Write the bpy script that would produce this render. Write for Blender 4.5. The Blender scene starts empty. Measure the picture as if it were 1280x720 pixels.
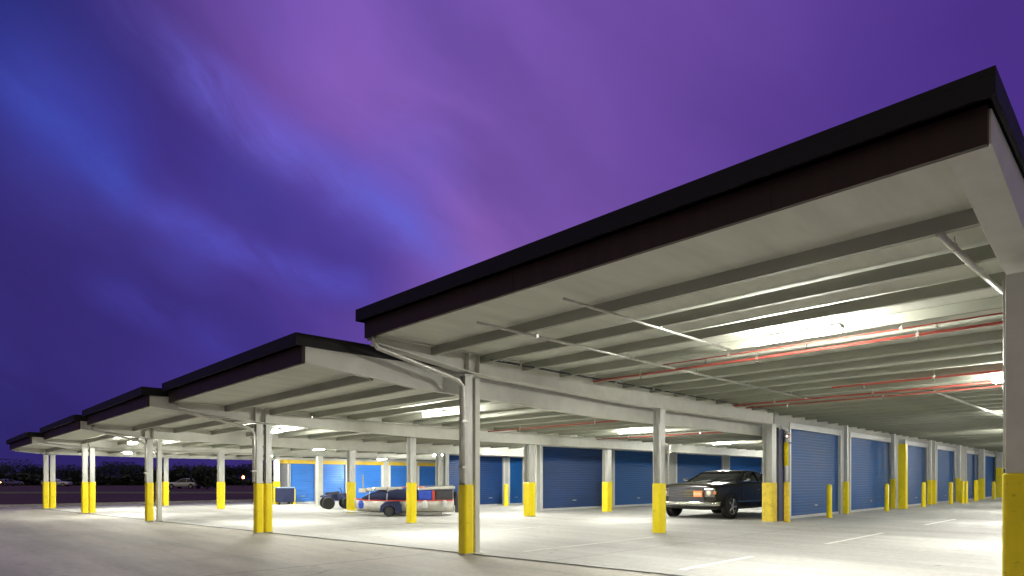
import bpy, math, random
from mathutils import Vector, Matrix
random.seed(7)
R = math.radians
D = bpy.data
SC = bpy.context.scene
COL = SC.collection
F = 780.0; CX = 640.0; HY = 600.0; CAMZ = 1.3
TH = math.atan2(.694, .72)                 # direction of the girders (local x)
BX, BY = math.cos(TH), math.sin(TH)
AX, AY = -BY, BX                           # direction of the fascias (local y)

def P(a, b, z=0.0):
    return Vector((a*AX + b*BX, a*AY + b*BY, z))
def ray_b(x, a):                           # where a sight line meets the plane a
    r = (x-CX)/F
    return a*(r*AY-AX)/(BX-r*BY)
def at(x, base):                           # ground point seen at pixel x with its base at row `base`
    Y = F*CAMZ/(base-HY)
    return Vector(((x-CX)/F*Y, Y, 0))

# ------------------------------------------------------------------ materials
def mat(name, base, rough=.6, metal=0., vary=.12, scale=3., bump=0., bscale=40., spec=.5, coat=0., streak=None, emit=None, es=0., detail=5, scuff=0):
    m = D.materials.new(name); m.use_nodes = True
    nt = m.node_tree; N = nt.nodes; L = nt.links
    bs = N['Principled BSDF']
    bs.inputs['Metallic'].default_value = metal
    bs.inputs['Specular IOR Level'].default_value = spec
    bs.inputs['Coat Weight'].default_value = coat
    tc = N.new('ShaderNodeTexCoord')
    mp = N.new('ShaderNodeMapping'); L.new(tc.outputs['Object'], mp.inputs[0])
    if streak: mp.inputs['Scale'].default_value = streak
    n = N.new('ShaderNodeTexNoise'); n.inputs['Scale'].default_value = scale; n.inputs['Detail'].default_value = detail
    n.inputs['Roughness'].default_value = .62
    L.new(mp.outputs[0], n.inputs[0])
    cr = N.new('ShaderNodeValToRGB'); L.new(n.outputs[0], cr.inputs[0])
    cr.color_ramp.elements[0].position = .3; cr.color_ramp.elements[1].position = .72
    cr.color_ramp.elements[0].color = [c*(1-vary) for c in base]+[1]
    cr.color_ramp.elements[1].color = [min(1, c*(1+vary)) for c in base]+[1]
    src = cr.outputs[0]
    if scuff:
        n3 = N.new('ShaderNodeTexNoise'); n3.inputs['Scale'].default_value = 7; n3.inputs['Detail'].default_value = 8; n3.inputs['Roughness'].default_value = .7
        mp3 = N.new('ShaderNodeMapping'); mp3.inputs['Scale'].default_value = (1, 1, 2.2); L.new(tc.outputs['Object'], mp3.inputs[0]); L.new(mp3.outputs[0], n3.inputs[0])
        r3 = N.new('ShaderNodeValToRGB'); L.new(n3.outputs[0], r3.inputs[0]); r3.color_ramp.elements[0].position = .33; r3.color_ramp.elements[1].position = .40
        r3.color_ramp.elements[0].color = (1-scuff, 1-scuff, 1-scuff, 1); r3.color_ramp.elements[1].color = (1, 1, 1, 1)
        x3 = N.new('ShaderNodeMix'); x3.data_type = 'RGBA'; x3.blend_type = 'MULTIPLY'; x3.inputs[0].default_value = 1
        L.new(src, x3.inputs[6]); L.new(r3.outputs[0], x3.inputs[7]); src = x3.outputs[2]
    L.new(src, bs.inputs['Base Color'])
    mr = N.new('ShaderNodeMapRange'); L.new(n.outputs[0], mr.inputs[0])
    mr.inputs[3].default_value = max(.02, rough-.1); mr.inputs[4].default_value = min(1, rough+.1)
    L.new(mr.outputs[0], bs.inputs['Roughness'])
    if bump:
        n2 = N.new('ShaderNodeTexNoise'); n2.inputs['Scale'].default_value = bscale; n2.inputs['Detail'].default_value = 6
        L.new(tc.outputs['Object'], n2.inputs[0])
        bp = N.new('ShaderNodeBump'); bp.inputs['Strength'].default_value = bump; bp.inputs['Distance'].default_value = .02
        L.new(n2.outputs[0], bp.inputs['Height']); L.new(bp.outputs[0], bs.inputs['Normal'])
    if emit:
        bs.inputs['Emission Color'].default_value = list(emit)+[1]; bs.inputs['Emission Strength'].default_value = es
    return m

M = {}
M['steel'] = mat('painted steel', (.64, .64, .57), .5, 0, .1, 2.2, .08, 60, streak=(1, 1, 1))
M['post'] = mat('galvanised post', (.55, .555, .52), .42, .2, .22, 3.0, .1, 50, streak=(6, 6, .7))
M['deck'] = mat('roof deck underside', (.62, .635, .55), .85, 0, .12, 1.0, .02, 30, streak=(.5, 3, 1))
M['purlin'] = mat('purlin steel', (.33, .34, .28), .75, 0, .14, 2.0, .05, 40, streak=(3, .4, 1))
M['cap'] = mat('black roof edging', (.004, .0035, .0035), .6, 0, .3, 2., streak=(1, .4, 4), spec=.3)
M['fascia'] = mat('dark brown fascia', (.032, .016, .012), .55, 0, .3, 3., streak=(3, 3, .3), spec=.3)
M['yellow'] = mat('yellow post guard', (.92, .73, .006), .38, 0, .08, 5., .05, 30, streak=(1, 1, .5), scuff=.35)
M['yellow_worn'] = mat('worn yellow paint', (.85, .62, .05), .55, 0, .22, 9., .12, 40)
M['zinc'] = mat('zinc pipe', (.55, .55, .50), .35, .7, .15, 8.)
M['red'] = mat('red sprinkler pipe', (.42, .07, .05), .5, 0, .2, 5.)
M['door'] = mat('blue roller door', (.003, .074, .26), .55, .0, .16, 1.4, .05, 12, streak=(.35, 1, 3))
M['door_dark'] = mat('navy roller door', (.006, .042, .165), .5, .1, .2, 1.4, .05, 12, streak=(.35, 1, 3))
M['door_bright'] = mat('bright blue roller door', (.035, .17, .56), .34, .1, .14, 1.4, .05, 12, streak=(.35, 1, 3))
M['wall'] = mat('painted wall', (.46, .46, .42), .65, 0, .1, 1.6, .12, 50)
M['trim'] = mat('white door trim', (.62, .63, .62), .42, 0, .08, 3.)
M['trim_yellow'] = mat('yellow door header', (.72, .50, .05), .5, 0, .12, 3.)
M['grey_dark'] = mat('dark metal', (.05, .05, .06), .45, .4, .2, 5.)
M['chrome'] = mat('chrome', (.75, .74, .70), .14, 1., .08, 8.)
M['rubber'] = mat('tyre rubber', (.012, .012, .012), .7, 0, .2, 8.)
M['paint_black'] = mat('black car paint', (.013, .010, .007), .30, .0, .2, 3., spec=.30, coat=.35)
M['paint_white'] = mat('white car paint', (.85, .85, .87), .25, 0, .06, 3., coat=.5)
M['paint_grey'] = mat('grey car paint', (.25, .25, .28), .25, .2, .06, 3., coat=.5)
M['glass'] = mat('dark car glass', (.010, .012, .014), .06, 0, .1, 2., spec=.8)
M['headlamp'] = mat('headlamp glass', (.65, .58, .42), .12, .3, .1, 12.)
M['amber'] = mat('orange plate', (.85, .26, .06), .4, 0, .2, 20.)
M['plate_print'] = mat('plate print', (.70, .62, .45), .5, 0, .1, 20.)
M['gelcoat'] = mat('white boat gelcoat', (.70, .68, .60), .25, 0, .14, 4., coat=.3)
M['canvas'] = mat('navy boat cover', (.012, .018, .065), .8, 0, .3, 6., .4, 14)
M['blue_panel'] = mat('blue vinyl', (.02, .07, .50), .45, 0, .15, 6.)
M['trim_red'] = mat('red rub rail', (.55, .05, .03), .4, 0, .2, 9.)
M['trim_orange'] = mat('orange boat trim', (.75, .18, .07), .45, 0, .2, 9.)
M['frosted'] = mat('clear plastic screen', (.35, .45, .6), .15, 0, .1, 6.)
M['bark'] = mat('bark', (.05, .035, .025), .9, 0, .3, 6.)
M['leaf'] = mat('foliage', (.030, .045, .022), .8, 0, .35, .6)
M['lamp_body'] = mat('lamp housing', (.7, .7, .68), .4, 0, .05, 3.)
M['tail'] = mat('lit tail lamp', (.8, .2, .05), .4, 0, 0, 3., emit=(1, .30, .08), es=14.)
M['kerb'] = mat('kerb concrete', (.30, .28, .26), .85, 0, .2, 3., .2)
M['line'] = mat('worn white road paint', (.85, .85, .80), .8, 0, .15, 7.)

def tube_mat(name, k):
    m = D.materials.new(name); m.use_nodes = True
    b = m.node_tree.nodes['Principled BSDF']
    b.inputs['Base Color'].default_value = (.9, .9, .9, 1)
    b.inputs['Emission Color'].default_value = (1, .985, .90, 1)
    b.inputs['Emission Strength'].default_value = k
    return m
TUBE = 520.0
M['tube'] = tube_mat('fluorescent tube', 330)
M['tube_glare'] = tube_mat('fluorescent tube, new', 560)
M['tube_short'] = tube_mat('short fluorescent tube', 680)

def ground_mat(name, base, vary, joints=None, stain=.3, rough=.55, jd=.55, crack=0):
    m = D.materials.new(name); m.use_nodes = True
    nt = m.node_tree; N = nt.nodes; L = nt.links; bs = N['Principled BSDF']
    tc = N.new('ShaderNodeTexCoord')
    def noise(sc, det=6, vec=None, r=.6):
        n = N.new('ShaderNodeTexNoise'); n.inputs['Scale'].default_value = sc; n.inputs['Detail'].default_value = det
        n.inputs['Roughness'].default_value = r
        L.new(vec or tc.outputs['Object'], n.inputs[0]); return n
    big = noise(.22, 5); fine = noise(9, 8, r=.7)
    mp = N.new('ShaderNodeMapping'); L.new(tc.outputs['Object'], mp.inputs[0]); mp.inputs['Scale'].default_value = (.9, .12, 1)
    tyre = noise(1.3, 6, mp.outputs[0])
    def ramp(src, p0, p1, c0, c1):
        r = N.new('ShaderNodeValToRGB'); L.new(src, r.inputs[0])
        r.color_ramp.elements[0].position = p0; r.color_ramp.elements[1].position = p1
        r.color_ramp.elements[0].color = list(c0)+[1]; r.color_ramp.elements[1].color = list(c1)+[1]; return r
    c = ramp(big.outputs[0], .3, .7, [x*(1-vary) for x in base], [x*(1+vary) for x in base])
    def mult(c1, c2, f=1.):
        x = N.new('ShaderNodeMix'); x.data_type = 'RGBA'; x.blend_type = 'MULTIPLY'; x.inputs[0].default_value = f
        L.new(c1, x.inputs[6]); L.new(c2, x.inputs[7]); return x.outputs[2]
    o = mult(c.outputs[0], ramp(fine.outputs[0], .25, .75, (.8,)*3, (1.12,)*3).outputs[0])
    o = mult(o, ramp(tyre.outputs[0], .36, .62, (1-stain,)*3, (1.05,)*3).outputs[0])
    spot = noise(1.9, 3)
    o = mult(o, ramp(spot.outputs[0], .26, .33, (.62, .6, .58), (1, 1, 1)).outputs[0])
    if crack:                               # hairline cracks and dark drips
        wv = noise(1.1, 6); vv = N.new('ShaderNodeMix'); vv.data_type = 'VECTOR'; vv.inputs[0].default_value = .22
        L.new(tc.outputs['Object'], vv.inputs[4]); L.new(wv.outputs['Color'], vv.inputs[5])
        vo = N.new('ShaderNodeTexVoronoi'); vo.feature = 'DISTANCE_TO_EDGE'; vo.inputs['Scale'].default_value = .42; L.new(vv.outputs[1], vo.inputs[0])
        ck = ramp(vo.outputs['Distance'], .0, .0035, (.35, .33, .31), (1, 1, 1))
        gate = ramp(noise(.3, 2).outputs[0], .52, .56, (0, 0, 0), (1, 1, 1))
        gm = N.new('ShaderNodeMath'); gm.operation = 'MULTIPLY'; gm.inputs[1].default_value = crack; L.new(gate.outputs[0], gm.inputs[0])
        x = N.new('ShaderNodeMix'); x.data_type = 'RGBA'; x.blend_type = 'MULTIPLY'; L.new(gm.outputs[0], x.inputs[0]); L.new(o, x.inputs[6]); L.new(ck.outputs[0], x.inputs[7]); o = x.outputs[2]
        dr = N.new('ShaderNodeTexVoronoi'); dr.inputs['Scale'].default_value = .9; L.new(tc.outputs['Object'], dr.inputs[0])
        o = mult(o, ramp(dr.outputs['Distance'], .03, .085, (.6, .58, .55), (1, 1, 1)).outputs[0], crack)
    if joints:
        sx, sy, w = joints
        sep = N.new('ShaderNodeSeparateXYZ'); L.new(tc.outputs['Object'], sep.inputs[0])
        fac = None
        for ch, s in (('X', sx), ('Y', sy)):
            a = N.new('ShaderNodeMath'); a.operation = 'PINGPONG'; a.inputs[1].default_value = s/2; L.new(sep.outputs[ch], a.inputs[0])
            g = N.new('ShaderNodeMath'); g.operation = 'LESS_THAN'; g.inputs[1].default_value = w/2; L.new(a.outputs[0], g.inputs[0])
            if fac is None: fac = g.outputs[0]
            else:
                mx = N.new('ShaderNodeMath'); mx.operation = 'MAXIMUM'; L.new(fac, mx.inputs[0]); L.new(g.outputs[0], mx.inputs[1]); fac = mx.outputs[0]
        x = N.new('ShaderNodeMix'); x.data_type = 'RGBA'; L.new(fac, x.inputs[0]); L.new(o, x.inputs[6])
        x.inputs[7].default_value = [q*jd for q in base]+[1]; o = x.outputs[2]
    L.new(o, bs.inputs['Base Color'])
    mr = N.new('ShaderNodeMapRange'); L.new(tyre.outputs[0], mr.inputs[0]); mr.inputs[3].default_value = rough-.15; mr.inputs[4].default_value = rough+.15
    L.new(mr.outputs[0], bs.inputs['Roughness'])
    bp = N.new('ShaderNodeBump'); bp.inputs['Strength'].default_value = .25; bp.inputs['Distance'].default_value = .006
    L.new(fine.outputs[0], bp.inputs['Height']); L.new(bp.outputs[0], bs.inputs['Normal'])
    return m
M['slab'] = ground_mat('pale concrete slab', (.56, .555, .53), .10, (6.3, 6.8, .022), .20, .72, .35, .45)
M['apron'] = ground_mat('beige concrete apron', (.56, .53, .47), .12, (9.0, 9.0, .035), .26, .7, .35, .8)
M['earth'] = ground_mat('dark bare ground', (.095, .040, .030), .35, None, .4, .9)

# ------------------------------------------------------------------ mesh builder
class MB:
    def __init__(s): s.v = []; s.f = []
    def box(s, x0, x1, y0, y1, z0, z1):
        n = len(s.v)
        s.v += [(x0,y0,z0),(x1,y0,z0),(x1,y1,z0),(x0,y1,z0),(x0,y0,z1),(x1,y0,z1),(x1,y1,z1),(x0,y1,z1)]
        s.f += [tuple(n+i for i in q) for q in ((0,3,2,1),(4,5,6,7),(0,1,5,4),(1,2,6,5),(2,3,7,6),(3,0,4,7))]
        return s
    def rings(s, rings, cap=True, closed=True):
        n = len(s.v); k = len(rings[0])
        for r in rings: s.v += [tuple(p) for p in r]
        for i in range(len(rings)-1):
            for j in range(k if closed else k-1):
                a = n+i*k+j; b = n+i*k+(j+1) % k
                s.f.append((a, b, b+k, a+k))
        if cap:
            s.f.append(tuple(n+j for j in reversed(range(k))))
            s.f.append(tuple(n+(len(rings)-1)*k+j for j in range(k)))
        return s
    def tube(s, pts, r, seg=10):
        pts = [Vector(p) for p in pts]; rr = r if isinstance(r, (list, tuple)) else [r]*len(pts)
        out = []; u = None
        for i, p in enumerate(pts):
            t = (pts[min(i+1, len(pts)-1)]-pts[max(i-1, 0)]).normalized()
            if u is None:
                u = t.cross(Vector((0, 0, 1)))
                if u.length < .1: u = t.cross(Vector((1, 0, 0)))
            u = (u-t*u.dot(t)).normalized(); w = t.cross(u)
            out.append([p+(u*math.cos(2*math.pi*j/seg)+w*math.sin(2*math.pi*j/seg))*rr[i] for j in range(seg)])
        return s.rings(out)
    def lathe(s, prof, axis='z', seg=20, c=(0, 0, 0)):
        out = []
        for r, h in prof:
            ring = []
            for j in range(seg):
                a = 2*math.pi*j/seg; x, y = r*math.cos(a), r*math.sin(a)
                ring.append((c[0]+x, c[1]+y, c[2]+h) if axis == 'z' else (c[0]+x, c[1]+h, c[2]+y))
            out.append(ring)
        return s.rings(out)
    def prism(s, outline, lo, hi, axis='y'):
        f = {'y': lambda p, q: (p[0], q, p[1]), 'x': lambda p, q: (q, p[0], p[1]), 'z': lambda p, q: (p[0], p[1], q)}[axis]
        return s.rings([[f(p, lo) for p in outline], [f(p, hi) for p in outline]])
    def build(s, name, m, parent=None, loc=(0, 0, 0), rz=0, bevel=0, smooth=False, sub=0):
        me = D.meshes.new(name); me.from_pydata([tuple(v) for v in s.v], [], s.f); me.update()
        import bmesh
        b = bmesh.new(); b.from_mesh(me); bmesh.ops.recalc_face_normals(b, faces=b.faces); b.to_mesh(me); b.free()
        me.materials.append(m)
        o = D.objects.new(name, me); COL.objects.link(o)
        o.location = loc; o.rotation_euler = (0, 0, rz)
        if parent: o.parent = parent
        if smooth:
            for p in me.polygons: p.use_smooth = True
        if bevel:
            md = o.modifiers.new('bevel', 'BEVEL'); md.width = bevel; md.segments = 2; md.limit_method = 'ANGLE'
        if sub:
            md = o.modifiers.new('sub', 'SUBSURF'); md.levels = sub; md.render_levels = sub
        return o

def tag(o, label=None, cat=None, group=None, kind=None):
    if label: o['label'] = label
    if cat: o['category'] = cat
    if group: o['group'] = group
    if kind: o['kind'] = kind
    return o
def empty(name, loc, rz=TH):
    o = D.objects.new(name, None); COL.objects.link(o); o.location = loc; o.rotation_euler = (0, 0, rz); o.empty_display_size = .3
    return o
def copy_tree(o, parent=None, top=True):
    c = o.copy(); COL.objects.link(c)
    if parent: c.parent = parent
    for ch in [x for x in D.objects if x.parent == o]: copy_tree(ch, c, False)
    return c

# ------------------------------------------------------------------ ground
def sheet(name, pts, z, m):
    o = MB(); n = len(pts)
    o.v = [(p.x, p.y, 0) for p in pts]; o.f = [tuple(range(n))]
    ob = o.build(name, m); ob.location = (0, 0, z)
    return tag(ob, kind='structure')
def lsheet(name, ab, z, m):                # outline in (a, b), material follows the bays
    o = MB(); o.v = [(b, a, 0) for a, b in ab]; o.f = [tuple(range(len(ab)))]
    ob = o.build(name, m, rz=TH); ob.location = (0, 0, z)
    return tag(ob, kind='structure')
g = sheet('ground', [Vector((-900, -300, 0)), Vector((900, -300, 0)), Vector((900, 1500, 0)), Vector((-900, 1500, 0))], -.012, M['earth'])
edge = lambda a: 4.8 - (a-29.7)*.1075
lsheet('paving_apron', [(-60, -40), (38.5, -40), (38.5, 90), (-60, 90)], -.006, M['apron'])
lsheet('paving_slab', [(-6, edge(-6)), (36.6, edge(36.6)), (36.6, 80), (-6, 80)], 0, M['slab'])
# dark sealed joint between slab and apron
j = MB()
for k in range(40):
    a0 = -6+k*42.6/40; a1 = a0+42.6/40
    w0 = .028+.014*random.random()
    n = len(j.v)
    j.v += [(edge(a0)-w0, a0, 0), (edge(a0)+w0, a0, 0), (edge(a1)+w0, a1, 0), (edge(a1)-w0, a1, 0)]
    j.f.append((n, n+1, n+2, n+3))
o = j.build('paving_joint', mat('joint sealant', (.05, .045, .04), .9, 0, .4, 3.), rz=TH); o.location = (0, 0, .004); tag(o, kind='structure')
lin = MB()
def stripe(a, b0, b1, w=.1):
    n = len(lin.v); lin.v.extend([(b0, a-w/2, 0), (b1, a-w/2, 0), (b1, a+w/2, 0), (b0, a+w/2, 0)]); lin.f.append((n, n+1, n+2, n+3))
for a, b0, b1 in ((8.0, 8.0, 12.2), (4.8, 8.0, 10.3), (4.7, 13.4, 17.2), (4.7, 21, 25), (11.9, 8.3, 12.8), (15.1, 8, 13), (12, 17, 21), (19, 8, 13), (22.1, 6.3, 10), (26, 7, 11)):
    stripe(a, b0, b1)
o = lin.build('road_marking', M['line'], rz=TH); o.location = (0, 0, .004); tag(o, kind='structure')
k = MB(); k.box(-40, 90, 38.5, 38.68, -.012, .11)
tag(k.build('kerb', M['kerb'], rz=TH), kind='structure')
rd = sheet('road', [Vector((-400, 62, 0)), Vector((300, 62, 0)), Vector((300, 74, 0)), Vector((-400, 74, 0))], -.006,
           ground_mat('asphalt road', (.05, .045, .05), .2, None, .3, .8))
k = MB(); k.box(-400, 300, 61.6, 61.8, -.012, .12); tag(k.build('kerb', M['kerb']), kind='structure')

# ------------------------------------------------------------------ canopies
def girder(b0, bt, b1, zt, ztip, zpost, zb, w, tf=.018):
    """I-section roof girder that tapers in front of the first post (coordinates b, a, z)."""
    m = MB()
    out = [(b0, ztip), (bt, zpost), (bt+5, zb), (b1, zb), (b1, zt), (b0, zt)]
    m.prism(out, -.007, .007)
    pts = [(b0, ztip), (bt, zpost), (bt+5, zb), (b1, zb)]
    for (p, q) in zip(pts, pts[1:]):
        m.prism([(p[0], p[1]-tf), (q[0], q[1]-tf), (q[0], q[1]), (p[0], p[1])], -w/2, w/2)
    m.box(b0, b1, -w/2, w/2, zt-tf, zt-.001)
    for s in (bt-.12, bt+.12): m.box(s-.006, s+.006, -w/2, w/2, zpost+.0, zt-tf)
    return m

def post_mesh(h, s=.17):
    m = MB()                                # H-section post on a base plate
    t = .012
    m.box(-s, s, -s, -s+t, .02, h); m.box(-s, s, s-t, s, .02, h); m.box(-t/2, t/2, -s+t, s-t, .02, h)
    m.box(-s-.02, s+.02, -s-.02, s+.02, .0, .02)
    m.box(-s-.02, s+.02, -s-.02, s+.02, h, h+.018)
    return m
def sleeve_mesh(h, s=.19, r=.05):
    m = MB(); ring = []
    for cx, cy, a0 in ((1, 1, 0), (-1, 1, 90), (-1, -1, 180), (1, -1, 270)):
        for q in range(5):
            a = R(a0+q*22.5); ring.append((cx*(s-r)+r*math.cos(a), cy*(s-r)+r*math.sin(a)))
    k = 1-.012/s
    m.rings([[(x, y, .022) for x, y in ring], [(x, y, h-.012) for x, y in ring], [(x*k, y*k, h) for x, y in ring]])
    return m
def add_post(root, ob, oa, b, a, h, sleeve=1.22, s=.15, plain=False, worn=False, box=False):
    b += 0; p = post_mesh(h, s) if not box else None
    if box:
        p = MB(); p.box(-s, s, -s, s, .02, h); p.box(-s-.05, s+.05, -s-.05, s+.05, 0, .02)
    o = p.build('post', M['post'] if not box else M['steel'], root, (b-ob, a-oa, 0), bevel=.006 if box else 0)
    if not plain:
        sleeve_mesh(sleeve, s+.025).build('post_guard', M['yellow_worn' if worn else 'yellow'], o, (0, 0, 0))
    return o

GIRD = {}
def canopy(idx, a0, a1, b0, b1, zt, label, posts, ends, pitch=1.07, gd=.33):
    oa, ob = a0, b0
    root = empty('canopy', P(a0, b0, 0)); tag(root, label, 'canopy', 'staggered carport canopies in a row')
    deck_z = zt-.40; pz = deck_z-.15
    L = lambda m: m
    W = a1-a0; Ln = b1-b0
    # weatherproof roof with a turned-down black edge
    m = MB(); m.box(0, Ln, 0, W, zt-.05, zt)
    m.box(0, .03, 0, W, zt-.18, zt-.051); m.box(Ln-.03, Ln, 0, W, zt-.18, zt-.051)
    m.box(.031, Ln-.031, 0, .03, zt-.18, zt-.051); m.box(.031, Ln-.031, W-.03, W, zt-.18, zt-.051)
    m.build('roof', M['cap'], root)
    m = MB(); m.box(.17, Ln-.1, .10, W-.10, deck_z, deck_z+.03)
    m.build('roof_deck', M['deck'], root)
    m = MB(); m.box(.12, .17, .06, W-.06, deck_z-.03, zt-.17)
    x = 1.5
    while x < W-.3: m.box(.116, .1195, x-.02, x+.02, deck_z-.028, zt-.172); x += 3.05     # panel laps
    m.build('fascia', M['fascia'], root, bevel=.004)
    for y in (W-.09,):                  # pale rim channel on the ends
        m = MB(); m.box(.171, Ln-.1, y, y+.04, deck_z-.06, zt-.17)
        m.build('end_channel', M['steel'], root)
    b = b0+1.32; first = None
    while b < min(b1-.3, 72):
        if first is None:
            m = MB(); m.box(-.035, .035, .1, W-.1, pz, pz+.006); m.box(-.035, -.029, .1, W-.1, pz+.006, deck_z-.013)
            m.box(.029, .035, .1, W-.1, pz+.006, pz+.03)
            first = m.build('purlin', M['purlin'], root, (b-b0, 0, 0))
        else:
            c = first.copy(); COL.objects.link(c); c.parent = root; c.location = (b-b0, 0, 0)
        b += pitch if b < 35 else pitch*1.6
    if idx == 1:                            # solid box beam at the open end
        bt = ends[0][1]-b0; m = MB()
        m.prism([(.171, deck_z-.015), (bt, pz-.12), (bt+5, pz-.30), (Ln-.1, pz-.30), (Ln-.1, zt-.18), (.171, zt-.18)], .045, .29)
        m.build('end_beam', M['steel'], root, bevel=.006); ends = ends[1:]
    if idx > 1:                             # tapered rim beam on the near end
        bt = ends[0][1]-b0; tp = zt-.171
        m = MB(); m.prism([(.171, deck_z-.0), (bt, pz-.02), (bt+5, pz-gd*.55), (Ln-.1, pz-gd*.55), (Ln-.1, tp), (.171, tp)], .05, .06)
        for p, q in (((.171, deck_z), (bt, pz-.02)), ((bt, pz-.02), (bt+5, pz-gd*.55)), ((bt+5, pz-gd*.55), (Ln-.1, pz-gd*.55))):
            m.prism([(p[0], p[1]-.016), (q[0], q[1]-.016), q, p], .04, .15)
        m.build('end_beam', M['steel'], root); ends = ends[1:]
    for ga, bt, gw, *ge in ends:
        m = girder(.20, bt-b0, (ge[0]-b0) if ge else Ln-.2, deck_z-.002, pz+.03, pz-gd*.6, pz-gd, gw)
        m.build('girder', M['steel'], root, (0, ga-a0, 0))
    for pp in posts:
        kw = dict(pp[2]) if len(pp) > 2 else {}
        a, b = pp[0], pp[1]
        hz = pz-gd-.022
        if b < ends[-1][1]+4: hz = pz-gd*.6-.022 - gd*.4*max(0, (b-ends[-1][1])/5)-.018
        hz = kw.pop('h', hz)
        add_post(root, ob, oa, b, a, hz-.018, **kw)
    return root, deck_z, pz

C1 = canopy(1, .72, 8.62, 4.95, 74, 3.93, 'largest and nearest carport canopy, its black edged roof rising to the upper right corner',
    [(8.45, 7.02, dict(s=.082)), (8.45, 13.12, dict(s=.105)), (8.40, 19.2, dict(worn=True)),
     (.80, 7.15, dict(s=.15, sleeve=1.36, box=True)), (.98, 13.1), (.98, 19.4)],
    [(.98, 7.15, .26), (8.42, 7.1, .22, 19.5)])
# grey companion post beside the first one
add_post(C1[0], 4.95, .72, 7.22, 8.42, 3.10, s=.055, plain=True, box=True)
C2 = canopy(2, 8.75, 15.5, 4.05, 60, 3.46, 'second carport canopy, stepped lower behind the largest one',
    [(15.3, 6.13, dict(s=.075)), (15.3, 6.36, dict(s=.07)), (15.6, 10.84, dict(s=.10, h=2.65)), (15.6, 15.9, dict(s=.14, h=2.65)), (15.6, 20.4, dict(s=.13, h=2.65))],
    [(8.98, 6.15, .20), (15.3, 6.15, .22)])
C3 = canopy(3, 15.62, 22.3, 3.68, 60, 3.37, 'middle carport canopy of the row, third from the right',
    [(22.1, 5.42, dict(s=.085)), (22.1, 5.70, dict(s=.06, plain=True)), (22.1, 12.5, dict(s=.12)), (22.1, 16.8, dict(s=.10, plain=True)), (22.1, 17.2, dict(s=.10, plain=True))],
    [(15.85, 5.4, .20), (22.1, 5.4, .22)], 1.15)
C4 = canopy(4, 22.42, 29.25, 3.5, 50, 3.25, 'fourth carport canopy from the right, near the lit white ceiling lamp above the twin posts',
    [(29.0, 4.88, dict(s=.085)), (29.0, 5.12, dict(s=.08)), (29.0, 9.95, dict(s=.12)), (29.0, 14.65, dict(s=.13, plain=True, box=True))],
    [(22.65, 5.0, .2), (29.05, 4.9, .2)], 1.2, .16)
C5 = canopy(5, 29.37, 36.3, 3.12, 45, 3.10, 'farthest and smallest carport canopy at the left end of the row',
    [(34.9, 4.4, dict(s=.09)), (34.9, 4.65, dict(s=.09)), (34.9, 9.0, dict(s=.1)), (34.9, 9.3, dict(s=.1)), (32.65, 14.05, dict(s=.12))],
    [(29.6, 4.5, .2), (34.95, 4.4, .2)], 1.2, .12)

# downspouts: part of their canopy
def downspout(root, a0, b0, a, bf, bp, zf, zc, r=.045, ze=.12):
    m = MB()
    m.tube([(bf-b0, a-a0, zf+.10), (bf-b0, a-a0, zf), (bf-b0+.06, a-a0, zf-.06), (bp-b0-.12, a-a0, zc+.05), (bp-b0, a-a0, zc-.06), (bp-b0, a-a0, ze)], r, 12)
    o = m.build('downspout', M['zinc'], root, smooth=True)
    for z in (1.5, 2.3): 
        s = MB(); s.box(bp-b0-.06, bp-b0+.06, a-a0-.06, a-a0+.06, z, z+.04); s.build('strap', M['zinc'], o)
downspout(C1[0], .72, 4.95, 8.36, 5.12, 6.88, 3.40, 2.98, .04, 1.25)
downspout(C2[0], 8.75, 4.05, 15.2, 4.26, 5.98, 2.92, 2.5, .038, 1.25)
downspout(C3[0], 15.62, 3.68, 22.0, 3.9, 5.3, 2.83, 2.45, .035, 1.25)

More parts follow.
